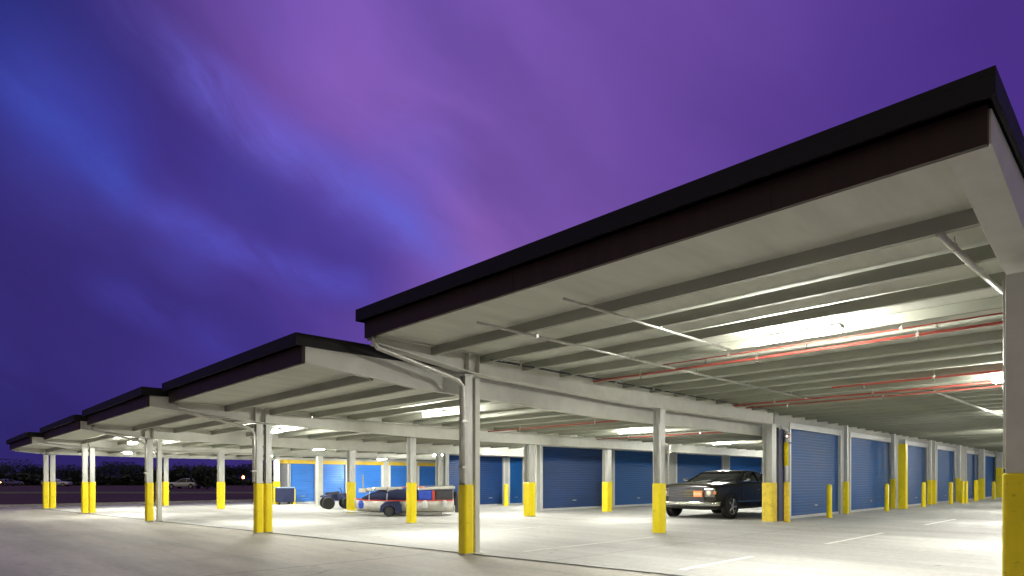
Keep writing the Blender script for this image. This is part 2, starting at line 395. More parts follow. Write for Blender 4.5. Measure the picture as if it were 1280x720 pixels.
# ------------------------------------------------------------------ ceiling lights
def make_lamp():
    r = empty('ceiling_light', (0, 0, 0))
    m = MB(); m.prism([(-.09, .06), (-.05, 0.02), (.05, .02), (.09, .06), (.09, .08), (-.09, .08)], -.72, .72, 'y'); m.build('housing', M['lamp_body'], r)
    m = MB()
    for s in (-.04, .04): m.tube([(s, -.69, -.005), (s, .69, -.005)], .017, 6)
    m.build('lamp_tube', M['tube'], r)
    for y in (-.5, .5):
        m = MB(); m.tube([(0, y, .08), (0, y, .25)], .008, 6); m.build('hanger', M['grey_dark'], r)
    return r
lp = make_lamp(); first = True
lamp_spots = [
 (3.5, 8.8, C1, 'glaring white tube lamp under the nearest canopy, brightest of all'),
 (1.72, 15.6, C1, 'tube lamp of the nearest canopy, second back from the glaring one'),
 (2.5, 23.5, C1, 'tube lamp deep under the nearest canopy opposite the first big blue door'),
 (3.5, 32, C1, 'tube lamp over the lane opposite the second big blue door'),
 (3.5, 43, C1, 'tube lamp over the lane opposite the third big blue door'),
 (3.5, 57, C1, 'farthest tube lamp at the end of the long lane'),
 (12.0, 9.0, C2, 'tube lamp under the second canopy, between its front posts'),
 (12.0, 16.9, C2, 'tube lamp under the second canopy, seen left of the beige post'),
 (13.0, 25.0, C2, 'tube lamp above and behind the parked black car'),
 (13.5, 35.0, C2, 'tube lamp farthest back before the middle row of blue doors'),
 (18.7, 8.0, C3, 'tube lamp under the middle canopy near its front edge'),
 (17.0, 15.5, C3, 'tube lamp above the white boat'),
 (20.5, 21.0, C3, 'tube lamp in front of the two dark navy doors'),
 (26.3, 5.9, C4, 'small bright lamp glowing under the fourth canopy'),
 (25.8, 13.0, C4, 'tube lamp under the fourth canopy farther back'),
 (27.0, 20.5, C4, 'tube lamp of the fourth canopy behind the boat'),
 (32.0, 7.0, C5, 'tube lamp under the farthest canopy front'),
 (31.2, 13.0, C5, 'tube lamp in front of the bright blue doors at left'),
 (31.0, 19.5, C5, 'tube lamp in front of the bright blue doors at right'),
]
for a, b, C, lab in lamp_spots:
    o = lp if first else copy_tree(lp); first = False
    # sits between two purlins, under the deck
    o.location = P(a, b, C[1]-.26+(.06 if C is not C1 else 0))
    if C is not C1: o.scale = (1, .55, 1)
    elif 'glaring white' in lab: o.scale = (1, .85, 1)
    tb = [q for q in D.objects if q.parent == o and q.name.startswith('lamp_tube')][0]
    if C is not C1 or 'glaring white' in lab:
        tb.data = tb.data.copy(); tb.data.materials[0] = M['tube_glare' if C is C1 else 'tube_short']
    tag(o, lab, 'ceiling light', 'tube lamps under the canopies')

# ------------------------------------------------------------------ pipes
def pipe(name, label, cat, a0, b0, a1, b1, z, r, m, group, zd=0, clips=2.0, up=.14, heads=0):
    d = Vector((b1-b0, a1-a0, zd)); root = empty(name, P(a0, b0, z)); tag(root, label, cat, group)
    t = MB(); t.tube([(0, 0, 0), tuple(d*.5+Vector((0, 0, -.006))), tuple(d)], r, 10); t.build('pipe', m, root, smooth=True)
    n = max(1, int(d.length/clips))
    for k in range(n):
        p = d*((k+.5)/n)
        c = MB(); c.tube([(p.x, p.y, p.z), (p.x, p.y, p.z+up)], .007, 6)
        c.box(p.x-.02, p.x+.02, p.y-.02, p.y+.02, p.z-r-.006, p.z+r+.01); c.build('clip', M['zinc'], root)
    for k in range(heads):
        p = d*((k+.5)/heads)
        c = MB(); c.lathe([(.012, -.0), (.012, -.05), (.03, -.055), (.03, -.06)], c=(p.x, p.y, p.z-r), seg=8); c.build('sprinkler_head', M['chrome'], root)
    return root
zc = C1[2]
pipe('conduit', 'pale conduit running straight back across the ceiling, the longer of the two', 'conduit', 6.2, 5.35, 6.2, 16.5, zc-.02, .020, M['zinc'], 'conduits under the nearest canopy')
pipe('conduit', 'shorter pale conduit right of the longer one under the nearest canopy', 'conduit', 4.7, 5.35, 4.7, 9.3, zc-.02, .018, M['zinc'], 'conduits under the nearest canopy')
pipe('conduit', 'thick pale conduit with couplings dropping toward the big right hand post', 'conduit', 1.28, 6.2, 1.15, 8.9, zc-.02, .028, M['zinc'], 'conduits under the nearest canopy', zd=-.05, clips=.9, up=.1)
pipe('conduit', 'thin pale conduit clipped along the ceiling of the long lane', 'conduit', 3.6, 17, 3.4, 34, zc-.03, .03, M['zinc'], 'conduits under the nearest canopy')
pipe('conduit', 'thin conduit with hooks beside the top of the white girder', 'conduit', 8.1, 7.3, 8.1, 18.8, zc+.02, .018, M['grey_dark'], 'conduits under the nearest canopy', clips=1.3, up=.09)
pipe('conduit', 'conduit hooked along the girder of the second canopy', 'conduit', 15.0, 6.6, 15.0, 22, C2[2]+.0, .018, M['zinc'], 'conduits under the nearest canopy', clips=1.5, up=.09)
def sprink(label, b, a0=1.2, a1=8.1, z=None, r=.021, m='red', rows=1):
    return pipe('sprinkler_pipe', label, 'sprinkler pipe', a0, b, a1, b, z if z else zc-.045, r, M[m], 'sprinkler pipes across the nearest canopy', clips=2.2, heads=3)
sprink('red sprinkler pipe nearest the glaring lamp', 10.15)
sprink('thin red pipe right beside the pipe nearest the glaring lamp', 9.75, a1=6.2, r=.011, z=zc-.01)
sprink('faded red sprinkler pipe, second band behind the glaring lamp', 14.6, a1=5.0, r=.022)
sprink('red sprinkler pipe above the head of the first big blue door', 16.2)
sprink('red sprinkler pipe last in the lane before the door row', 17.0, r=.016)
pipe('sprinkler_pipe', 'red sprinkler pipe under the second canopy behind the beige post', 'sprinkler pipe', 9.2, 13.4, 15.0, 13.4, C2[2]-.045, .018, M['red'], 'sprinkler pipes across the nearest canopy', heads=2)
pipe('sprinkler_pipe', 'red sprinkler pipe under the second canopy farther back', 'sprinkler pipe', 9.2, 19.0, 15.0, 19.0, C2[2]-.045, .018, M['red'], 'sprinkler pipes across the nearest canopy', heads=2)
# small vertical conduit and box on the near right post
r = empty('electrical_conduit', P(.968, 7.12, 0)); tag(r, 'vertical grey conduit strapped to the big right hand post', 'conduit')
m = MB(); m.tube([(-.02, 0, 1.4), (-.02, 0, 3.10)], .012, 8); m.build('pipe', M['zinc'], r, smooth=True)
for z in (1.9, 2.3, 2.75):
    m = MB(); m.box(-.045, .01, -.025, .015, z, z+.03); m.build('strap', M['zinc'], r)
r = empty('electrical_conduit', P(8.30, 13.28, 0)); tag(r, 'slim conduit with switch box on the middle beige post left of the black car', 'conduit')
m = MB(); m.tube([(0, 0, 1.2), (0, 0, 2.0)], .022, 8); m.build('pipe', M['zinc'], r)
m = MB(); m.box(-.05, .05, -.06, .05, 1.95, 2.15); m.build('switch_box', M['zinc'], r, bevel=.008)

# ------------------------------------------------------------------ rows of roller doors
def corr(width, height, pitch=.10, depth=.0055):
    """corrugated roller curtain, ridges along x; plane faces -y"""
    m = MB(); prof = []
    n = int(height/pitch)
    for i in range(n):
        z = i*height/n; h = height/n
        prof += [(0, z+h*.05), (-depth, z+h*.3), (-depth, z+h*.62), (0, z+h*.88)]
    prof.append((0, height))
    for (y, z) in prof: m.v += [(0, y, z), (width, y, z)]
    for i in range(len(prof)-1): m.f.append((2*i, 2*i+1, 2*i+3, 2*i+2))
    # back skin gives the curtain thickness
    k = len(m.v); m.v += [(0, .02, 0), (width, .02, 0), (width, .02, height), (0, .02, height)]; m.f.append((k, k+1, k+2, k+3))
    return m
def door_row(name, label, a, bs, be, doors, dh, wh, dm, group, thick=.16, header='trim', cat='storage building', jamb=.12):
    """doors: list of (b0, b1). Wall face at a, facing -a."""
    root = empty(name, P(a, bs, 0)); tag(root, label, cat, group)
    w = MB(); x = 0.
    for (d0, d1) in doors:
        d0 -= bs; d1 -= bs
        if d0 > x: w.box(x, d0, 0, thick, .0, wh)
        w.box(d0, d1, 0.001, thick, dh, wh); x = d1
    if be-bs > x: w.box(x, be-bs, 0, thick, 0, wh)
    w.build('wall', M['wall'], root)
    for i, (d0, d1) in enumerate(doors):
        d0 -= bs; d1 -= bs
        mm = dm[i] if isinstance(dm, list) else dm
        d = corr(d1-d0-.02, dh-.09).build('roller_door', M[mm], root, (d0+.01, .07, .09))
        bb = MB(); bb.box(0, d1-d0-.02, -.03, .03, -.085, .0); bb.build('bottom_bar', M['trim'], d, (0, 0, 0))
        hb = MB(); hb.box((d1-d0)*.5-.12, (d1-d0)*.5+.12, -.05, -.02, .30, .33); hb.build('handle', M['zinc'], d)
        for j0 in (d0-jamb, d1):
            f = MB(); f.box(j0, j0+jamb, -.03, -.002, 0, dh); f.build('door_jamb', M['trim'], root, bevel=.004)
        f = MB(); f.box(d0-jamb, d1+jamb, -.035, -.003, dh+.002, dh+.20)
        f.build('door_header', M[header], root, bevel=.004)
    return root
px = lambda a, L: [(ray_b(p, a), ray_b(q, a)) for p, q in L]
dR = px(8.5, [(988, 1050), (1063, 1113), (1133, 1158), (1171, 1193), (1208, 1223), (1231, 1244)])
dR.append((dR[-1][1]+1.2, dR[-1][1]+5))
door_row('storage_unit_row', 'long wall of tall blue roller doors receding on the right', 8.5, ray_b(968, 8.5), 72, dR, 3.0, C1[1]-.02, 'door', 'rows of storage units')
a = 18.0
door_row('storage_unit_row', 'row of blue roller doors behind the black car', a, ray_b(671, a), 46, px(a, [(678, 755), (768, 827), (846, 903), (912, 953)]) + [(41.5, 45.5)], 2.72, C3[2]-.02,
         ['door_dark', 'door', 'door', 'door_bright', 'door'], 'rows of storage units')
a = 23.2
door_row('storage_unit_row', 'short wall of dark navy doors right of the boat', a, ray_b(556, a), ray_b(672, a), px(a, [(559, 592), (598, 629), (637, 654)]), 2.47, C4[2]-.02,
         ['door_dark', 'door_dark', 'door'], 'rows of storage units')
a = 33.0
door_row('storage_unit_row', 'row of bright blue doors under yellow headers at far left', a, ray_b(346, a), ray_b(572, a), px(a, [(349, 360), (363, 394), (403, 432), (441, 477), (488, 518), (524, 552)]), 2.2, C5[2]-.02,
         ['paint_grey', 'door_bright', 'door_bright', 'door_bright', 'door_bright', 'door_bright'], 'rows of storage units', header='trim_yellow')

# posts with guards standing before the right row
def guard_post(label, x, a, h, g, s=.10, m='yellow', plainh=None, w=None):
    b = ray_b(x, a); root = empty('guarded_post', P(a, b, 0)); tag(root, label, 'post', 'steel posts between the big blue doors')
    p = MB(); p.box(-s, s, -s, s, .0, h); p.build('shaft', M['post'], root)
    sleeve_mesh(g, s+.025, .03).build('post_guard', M[m], root)
zw = C1[2]-.02
guard_post('grey post with yellow foot between the first two big blue doors', 1057.5, 8.3, zw, 1.24, .065)
guard_post('grey post with yellow foot just left of the tall yellow post', 1116.5, 8.3, zw, 1.35, .07)
guard_post('wide post painted yellow nearly to its top, tallest yellow one', 1128.5, 7.9, 3.1, 2.9, .13)
guard_post('left one of the twin yellow footed posts right of the tall yellow post', 1162, 8.3, zw, 1.3, .07)
guard_post('right one of the twin yellow footed posts right of the tall yellow post', 1167.5, 8.3, zw, 1.3, .07)
guard_post('yellow footed post between the fourth and fifth big blue doors', 1198, 8.3, zw, 1.4, .10)
guard_post('yellow footed post between the fifth and sixth big blue doors', 1227, 8.2, zw, 1.4, .14)
guard_post('mostly yellow post farthest along the lane', 1249.5, 8.2, zw, 2.2, .18)

BO = None
def bollard(label, loc, h=1.15, r=.07, m='yellow'):
    o = MB().lathe([(r+.03, 0), (r+.03, .015), (r, .016), (r, h-.05), (r*.8, h-.015), (r*.4, h)], seg=18).build('bollard', M[m], None, loc, smooth=False)
    for p in o.data.polygons: p.use_smooth = len(p.vertices) == 4
    return tag(o, label, 'bollard', 'yellow bollards by the doors')
def bol(label, x, a, h=1.2, r=.08, m='yellow'): return bollard(label, P(a, ray_b(x, a), 0), h, r, m)
bol('thin yellow bollard in front of the right part of the first big blue door', 1036.5, 7.9, 1.15, .085)
bol('worn yellow bollard beside the pipe riser', 983.5, 8.0, 1.25, .09, 'yellow_worn')
bol('yellow bollard at the right edge of the second big blue door', 1108.5, 7.9, 1.15, .085)
bol('yellow bollard at the right edge of the third big blue door', 1154.5, 7.9, 1.2, .09)
bol('yellow bollard at the right edge of the fourth big blue door', 1188.5, 7.9, 1.2, .10)
bol('left bollard of a close pair before the fifth big blue door', 1203, 7.6, 1.25, .09)
bol('right bollard of a close pair before the fifth big blue door', 1207.5, 7.6, 1.25, .09)
bol('yellow bollard at the right edge of the fifth big blue door', 1220, 7.8, 1.3, .11)
bol('thin yellow bollard before the sixth big blue door', 1242, 7.8, 1.2, .10)
bol('round yellow bollard at the corner of the large navy door', 761.5, 17.6, 1.3, .15)
bol('yellow bollard between the two narrow navy doors', 632.5, 22.7, 1.1, .11)
bol('yellow bollard before the bright blue doors at far left', 366.5, 32.3, .85, .12)

# pipe riser at the corner of the right row
b = ray_b(982.5, 8.25); r = empty('fire_riser', P(8.25, b, 0)); tag(r, 'white and yellow pipe riser with valves at the corner of the first big blue door', 'pipe riser')
m = MB(); m.tube([(0, 0, .02), (0, 0, 2.75)], .055, 12); m.tube([(0, 0, 2.75), (.05, .0, 2.9), (-.35, .0, 2.98)], .05, 10); m.tube([(.1, 0, 1.0), (.14, 0, 2.7), (0, 0, 2.8)], .03, 8)
m.build('pipe', M['trim'], r, smooth=True)
m = MB(); m.tube([(0, 0, 1.75), (0, 0, 2.5)], .075, 12); m.build('yellow_band', M['yellow'], r, smooth=True)
m = MB(); m.lathe([(.06, 0), (.12, .03), (.12, .10), (.06, .13)], c=(0, 0, 2.62), seg=14); m.lathe([(.05, 0), (.09, .02), (.09, .06), (.05, .08)], c=(.12, -.02, 2.45), seg=12)
m.build('valve', M['chrome'], r)
m = MB(); m.lathe([(.01, -.1), (.09, -.1), (.09, -.08), (.01, -.08)], axis='y', c=(0, 0, 2.7), seg=12); m.build('valve_wheel', M['trim_red'], r)
b = ray_b(973.5, 8.4); r = empty('wall_panel', P(8.36, b, 0)); tag(r, 'narrow slate blue panel between the worn post and the pipe riser', 'panel')
m = MB(); m.box(-.2, .2, -.03, .03, 0, 2.9); m.build('face', mat('slate panel', (.10, .11, .2), .5), r, bevel=.01)
m = MB(); m.box(-.22, -.2, -.05, .04, 0, 2.95); m.box(.2, .22, -.05, .04, 0, 2.95); m.build('frame', M['grey_dark'], r)

# ------------------------------------------------------------------ cars
def ring_car(s, w, zb, zt, tuck=.10, crown=.02):
    h = zt-zb
    half = [(0, zb), (w*.80, zb), (w*.95, zb+.07*h/.6), (w, zb+h*.38), (w, zb+h*.62), (w-tuck*.4, zb+h*.86), (w-tuck, zt-.012), (w*.55, zt+crown*.7), (0, zt+crown)]
    pts = [(-s, y, z) for y, z in half] + [(-s, -y, z) for y, z in half[-2:0:-1]]
    return pts
def make_car(name, paint, W=1.0, hood=1.02, roof=1.60, Ln=5.25, chrome=True, wheel_r=.37, wagon=False):
    root = empty(name, (0, 0, 0), 0)
    st = [(0.0, W*.90, .52, hood-.13), (.05, W*.955, .40, hood-.08), (.25, W*.985, .30, hood-.04), (.7, W, .28, hood-.015), (1.5, W, .27, hood+.02), (2.2, W, .26, hood+.03),
          (3.3, W, .26, hood+.035), (4.3, W, .28, hood+.03), (4.9, W*.98, .34, hood), (Ln-.08, W*.95, .42, hood-.04), (Ln, W*.88, .55, hood-.1)]
    body = MB(); body.rings([ring_car(*q) for q in st]); bo = body.build('body', M[paint], root, smooth=True, sub=2)
    # cabin
    rs = [(1.70, hood+.03, .01, .86), (2.05, hood+(roof-hood)*.50, 0, .77), (2.50, roof-.04, .0, .70), (2.85, roof, 0, .69), (3.40, roof-.005, 0, .69), (3.9, roof-.07, 0, .69), (4.5, hood+(roof-hood)*.42, 0, .72), (5.0, hood+.04, 0, .76)]
    gl = MB(); rings = []
    for s, zt, _, hw in rs:
        zt = max(zt, hood+.04); wb = .88*W
        t = (zt-hood)/(roof-hood); wt = wb+(hw*W-wb)*t
        rings.append([(-s, -wb, hood), (-s, wb, hood), (-s, wt, zt-.03), (-s, wt*.85, zt), (-s, -wt*.85, zt), (-s, -wt, zt-.03)])
    gl.rings(rings); go = gl.build('window_glass', M['glass'], root, smooth=False, bevel=.015)
    rf = MB(); rr = []
    for s, zt, hw in ((2.44, roof-.05, .69), (2.58, roof-.005, .70), (2.85, roof+.02, .705), (3.40, roof+.015, .705), (3.9, roof-.05, .70), (4.25, roof-.155, .70)):
        rr.append([(-s, -hw*W, zt-.035), (-s, hw*W, zt-.035), (-s, hw*W*.93, zt+.008), (-s, 0, zt+.03), (-s, -hw*W*.93, zt+.008)])
    rf.rings(rr); rf.build('roof', M[paint], root, smooth=True)
    for sy in (-1, 1):                      # pillars
        p = MB()
        for s0, s1, z1 in ((1.70, 2.48, roof-.04), (3.35, 3.32, roof-.02), (4.2, 3.95, roof-.08), (5.0, 4.2, roof-.14)):
            p.tube([(-s0, sy*.875*W, hood+.02), (-s1, sy*.70*W, z1)], .032, 6)
        p.build('pillar', M[paint], root)
        mi = MB(); mi.lathe([(.02, 0), (.075, .02), (.08, .05), (.06, .09)], axis='z', c=(-2.0, sy*(W+.10), hood+.06), seg=10); mi.box(-2.02, -1.98, min(sy*W*.93, sy*(W+.1)), max(sy*W*.93, sy*(W+.1)), hood+.05, hood+.08)
        mi.build('mirror', M['chrome' if chrome else paint], root, smooth=False)
        tr = MB(); tr.box(-4.9, -.75, sy*(W+.004)-.008, sy*(W+.004)+.008, .555, .58); tr.build('side_trim', M['chrome' if chrome else 'grey_dark'], root)
        if chrome:
            dl = MB()
            for sx_ in (1.72, 3.15): dl.box(-sx_-.005, -sx_+.005, sy*(W+.001)-.004, sy*(W+.001)+.004, .42, hood-.12)
            dl.build('door_gap', M['rubber'], root)
            dh_ = MB(); dh_.box(-3.05, -2.88, sy*(W+.01)-.012, sy*(W+.01)+.012, hood-.26, hood-.235); dh_.build('door_handle', M['chrome'], root, bevel=.005)
        bt = MB(); bt.box(-4.7, -1.75, sy*.885*W-.01, sy*.885*W+.012, hood+.022, hood+.04); bt.build('window_trim', M['chrome' if chrome else 'grey_dark'], root)
    # wheels
    tyre = MB(); R0 = wheel_r
    tyre.lathe([(R0*.62, -.11), (R0*.93, -.115), (R0, -.08), (R0, .08), (R0*.93, .115), (R0*.62, .11)], axis='y', seg=32)
    rim = MB(); rim.lathe([(R0*.64, -.10), (R0*.66, -.118), (R0*.60, -.118), (R0*.56, -.07), (R0*.22, -.06), (R0*.20, -.11), (.01, -.115)], axis='y', seg=28)
    for q in range(5):
        a = 2*math.pi*q/5; c, s_ = math.cos(a), math.sin(a)
        rim.tube([(R0*.15*c, -.10, R0*.15*s_), (R0*.60*c, -.10, R0*.60*s_)], R0*.10, 6)
    tm = rm = None
    for s in (.98, 4.15):
        for sy in (-1, 1):
            ar = MB(); ar.lathe([(R0*1.16, -.02), (R0*1.16, .02)], axis='y', seg=32)
            if sy < 0: loc = (-s, sy*(W+.0), R0+.01)
            else: loc = (-s, sy*(W+.0), R0+.01)
            # dark wheel arch lining, a shallow disc let into the wing
            ar.build('wheel_arch', M['rubber'], root, (loc[0], sy*(W-.008), loc[2]+.01))
            wroot = D.objects.new('wheel', None) 
            COL.objects.link(wroot); wroot.parent = root; wroot.location = (-s, sy*(W-.075), R0); wroot.rotation_euler = (0, 0, 0 if sy < 0 else math.pi)
            if tm is None:
                tm = tyre.build('tyre', M['rubber'], wroot, smooth=False); rm = rim.build('rim', M['chrome'], wroot)
            else:
                for src in (tm, rm):
                    c = src.copy(); COL.objects.link(c); c.parent = wroot
    hl = hood-.33 if chrome else .66; hb = hl-.13
    gr = MB(); gr.box(-.02, .025, -W*.60, W*.60, .56, hood-.15)
    go = gr.build('grille', M['grey_dark'], root, bevel=.006)
    bars = MB()
    for z in [(hb+i*.05) for i in range(5)]: bars.box(.026, .036, -W*.59, W*.59, z, z+.012)
    bars.build('grille_bars', M['chrome'], go)
    for sy in (-1, 1):
        h = MB(); h.lathe([(.01, .03), (.085, .02), (.105, -.01), (.11, -.06)], axis='y', seg=20)
        ho = h.build('headlight', M['headlamp'], root, (.0, sy*W*.74, hl)); ho.rotation_euler = (0, 0, -math.pi/2)
        bz = MB(); bz.rings([[(x, sy*W*.74-hw, hl-.14), (x, sy*W*.74+hw, hl-.14), (x, sy*W*.74+hw, hl+.14), (x, sy*W*.74-hw, hl+.14)] for x, hw in ((-.10, .20), (.012, .17))])
        bz.build('headlight_bezel', M['chrome' if chrome else 'grey_dark'], root, bevel=.02)
        ind = MB(); ind.box(-.04, .03, -.05, .05, -.05, .05); ind.build('indicator', M['amber'], root, (-.03, sy*W*.90, hl), bevel=.01)
        tl = MB(); tl.box(-Ln-.01, -Ln+.05, sy*W*.8-.12, sy*W*.8+.12, .72, .86); tl.build('tail_light', M['trim_red'], root)
    bp = MB(); bp.rings([[(x, y, .44), (x+.05, y, .47), (x+.05, y, .56), (x, y, .585), (x-.04, y, .57), (x-.04, y, .455)] for x, y in ((-.20, -W*1.01), (.0, -W*.93), (.06, -W*.5), (.075, 0), (.06, W*.5), (.0, W*.93), (-.20, W*1.01))])
    bp.build('bumper', M['chrome' if chrome else paint], root, smooth=True)
    bp = MB(); bp.box(-Ln-.08, -Ln+.02, -W*.93, W*.93, .44, .58); bp.build('bumper', M['chrome' if chrome else paint], root, bevel=.03)
    return root
car = make_car('black_car', 'paint_black', 1.12, 1.21, 1.615, 5.5, True, .41)
tag(car, 'black classic sedan with chrome bumper parked between the beige posts', 'car')
car.location = P(11.08, 18.85, 0); car.rotation_euler = (0, 0, TH+math.pi)
m = MB(); m.box(.085, .10, -.30, .02, .74, .94)
pl = m.build('number_plate', M['amber'], car, (0, .62, -.0))
m = MB()
random.seed(3)
for i in range(6): m.box(.101, .105, -.27+i*.045, -.245+i*.045, .78+.02*(i % 2), .90-.015*(i % 3))
m.build('plate_print', M['plate_print'], pl)
m = MB(); m.rings([[(-1.45, -.28, 1.20), (-1.45, .28, 1.20), (-1.45, .22, 1.30), (-1.45, -.22, 1.30)], [(-.75, -.24, 1.17), (-.75, .24, 1.17), (-.75, .18, 1.23), (-.75, -.18, 1.23)]])
m.build('hood_scoop', M['paint_black'], car, bevel=.01)
for sy in (-.35, .3):
    m = MB(); m.tube([(-1.66, sy, 1.26), (-1.88, sy+.45, 1.38)], .012, 6); m.build('wiper', M['chrome'], car)

wc = make_car('parked_car', 'paint_white', .92, .95, 1.50, 4.9, False, .34)
tag(wc, 'distant white car parked beyond the lot under dark trees', 'car', 'distant parked cars')
wc.location = at(212, 610.6); wc.rotation_euler = (0, 0, R(172))
for lab, x, base, rz, sw in (('distant pale car just right of the leftmost twin posts', 88, 608, 10, 'paint_white'),
        ('distant grey car with glowing orange lamps at the far left', 26, 607.2, 40, 'paint_grey'),
        ('distant white car right of the orange glow behind the yellow post', 318, 608, 190, 'paint_white')):
    c = copy_tree(wc); c.location = at(x, base); c.rotation_euler = (0, 0, R(rz)); tag(c, lab, 'car', 'distant parked cars')
    if sw == 'paint_grey':
        for ch in [q for q in D.objects if q.parent == c and q.name.split('.')[0] in ('body', 'roof')]:
            ch.data = ch.data.copy(); ch.data.materials[0] = M['paint_grey']
    if 'glowing' in lab:
        for ch in [q for q in D.objects if q.parent == c and q.name.startswith('tail_light')]:
            ch.data = ch.data.copy(); ch.data.materials[0] = M['tail']
        c.rotation_euler = (0, 0, R(75))
# roadwork beacon glowing orange behind the posts
r = empty('warning_beacon', at(304, 611), 0); tag(r, 'glowing orange warning beacon on a pole beyond the lot', 'beacon')
m = MB(); m.tube([(0, 0, 0), (0, 0, 1.5)], .05, 8); m.lathe([(.35, 0), (.35, .05), (.1, .1)], seg=12); m.build('pole', M['grey_dark'], r)
m = MB(); m.lathe([(.12, 1.5), (.16, 1.6), (.16, 1.8), (.08, 1.9)], seg=12); m.build('lamp', M['tail'], r)

# ------------------------------------------------------------------ boat on its trailer
bc = at(443, 644.5); ang = R(4)
boat = empty('boat', bc+Vector((0, .1, .0)), ang); tag(boat, 'small white motor boat with navy cover and red and orange trim', 'boat')
LB = 3.6
def hull_ring(x, w, zk, zc_, zg):
    return [(x, 0, zk), (x, w*.75, zc_), (x, w, zg), (x, w*.9, zg+.02), (x, -w*.9, zg+.02), (x, -w, zg), (x, -w*.75, zc_)]
m = MB(); m.rings([hull_ring(*q) for q in ((0, .10, .30, .42, .60), (.12, .28, .16, .30, .58), (.45, .52, .10, .24, .56), (1.1, .70, .09, .20, .54), (2.2, .76, .09, .18, .54), (LB, .72, .12, .18, .55))])
m.build('hull', M['gelcoat'], boat, smooth=True)
m = MB()
for s in (-1, 1): m.tube([(-.02, 0, .62), (.12, s*.29, .60), (.45, s*.54, .58), (1.1, s*.72, .565), (2.2, s*.78, .56), (LB, s*.74, .57)], .02, 8)
m.build('rub_rail', M['trim_red'], boat, smooth=True)
m = MB(); m.rings([[(x, -w, .58), (x, -w*.96, z1-.05), (x, -w*.5, z1+.02), (x, w*.5, z1+.02), (x, w*.96, z1-.05), (x, w, .58)] for x, w, z1 in
     ((.30, .40, .66), (.55, .55, .80), (.9, .66, .90), (1.2, .68, .86), (1.6, .70, .97), (2.0, .72, .90), (2.35, .72, .93))])
rb_ = random.Random(11)
m.v = [(x+rb_.uniform(-.02, .02), y+rb_.uniform(-.03, .03), z+(rb_.uniform(-.05, .05) if z > .6 else 0)) for x, y, z in m.v]
m.build('cover', M['canvas'], boat, smooth=True)
for sx in (.62, 1.25, 1.95):
    m = MB(); m.tube([(sx, -.74, .56), (sx, -.70, .80), (sx, -.35, 1.0), (sx, .35, 1.0), (sx, .70, .80), (sx, .74, .56)], .012, 6); m.build('strap', M['trim'], boat)
for sx, w in ((1.0, .22), (1.5, .26), (2.05, .2)):
    m = MB(); m.box(sx-w, sx+w, -.45, -.12, .93, 1.05); m.build('cushion', M['gelcoat' if w > .21 else 'blue_panel'], boat, bevel=.04)
for sx in (.35, 2.6, 3.3):
    m = MB(); m.lathe([(.02, 0), (.09, .04), (.10, .2), (.06, .28), (.01, .3)], c=(sx, -.80, .28), seg=12); m.build('fender_buoy', M['blue_panel' if sx < 1 else 'trim'], boat)
m = MB(); m.box(.18, .46, -.30, .30, .84, 1.0); m.box(.50, .75, -.42, .36, .90, 1.02); m.build('windscreen', M['gelcoat'], boat, bevel=.03)
m = MB(); m.tube([(.30, -.1, .98), (.30, -.1, 1.5)], .025, 8); m.build('mast', mat('brass pole', (.45, .38, .15), .4, .5), boat)
m = MB(); m.rings([[(x, -w, z), (x, w, z), (x, w*.96, z+.04), (x, -w*.96, z+.04)] for x, w, z in ((.75, .3, .99), (1.4, .35, 1.0), (2.1, .35, 1.03), (2.5, .4, 1.02))])
m.build('top_stripe', M['trim_orange'], boat, bevel=.01)
m = MB(); m.rings([[(x, -w, z), (x, w, z), (x, w*.97, z+.09), (x, -w*.97, z+.09)] for x, w, z in ((2.35, .66, .93), (2.9, .68, .96), (LB+.04, .66, .98))])
m.build('stern_deck', M['gelcoat'], boat, bevel=.012)
m = MB(); m.box(2.36, 2.84, -.70, .70, .585, .93); m.build('side_panel', M['blue_panel'], boat, bevel=.02)
m = MB(); m.box(2.85, 2.95, -.71, .71, .585, .93); m.build('side_band', M['trim_red'], boat)
m = MB(); m.box(2.96, LB-.02, -.69, .69, .585, .95); m.build('stern_locker', M['grey_dark'], boat, bevel=.02)
m = MB(); m.tube([(2.4, -.66, .93), (2.4, -.66, 1.08), (LB, -.66, 1.10), (LB, -.66, .95)], .014, 6); m.build('hand_rail', M['chrome'], boat)
m = MB(); m.lathe([(.05, .25), (.11, .5), (.12, .8), (.07, .9)], c=(LB+.12, 0, 0), seg=12); m.box(LB+.05, LB+.2, -.02, .02, .1, .3); m.build('outboard_motor', M['grey_dark'], boat, smooth=False)
tr = empty('boat_trailer', bc+Vector((0, .1, 0)), ang); tag(tr, 'low trailer with navy mudguard carrying the white boat', 'trailer')
m = MB()
for s in (-.5, .5): m.tube([(-.5, 0, .12) if 0 else (.1, s*.3, .14), (.8, s, .10), (3.2, s, .10)], .03, 8)
m.tube([(1.35, -.85, .2), (1.35, .85, .2)], .025, 8); m.tube([(-.45, 0, .16), (.1, 0, .14)], .03, 8)
m.build('frame', M['zinc'], tr)
for s in (-.88, .88):
    m = MB(); m.lathe([(.05, -.07), (.18, -.07), (.20, -.04), (.20, .04), (.18, .07), (.05, .07)], axis='y', seg=24, c=(1.35, s, .20)); w = m.build('wheel', M['rubber'], tr)
    m = MB(); m.lathe([(.02, -.08), (.13, -.08), (.13, -.06), (.02, -.06)], axis='y', seg=16, c=(1.35, s, .20)); m.build('rim', M['grey_dark'], w)
    m = MB(); m.prism([(1.02, .16), (1.06, .40), (1.2, .52), (1.7, .54), (1.78, .40), (1.80, .12), (1.60, .12), (1.56, .30), (1.42, .40), (1.28, .40), (1.16, .30), (1.12, .16)], s-.11, s+.12); m.build('mudguard', M['canvas'], tr)

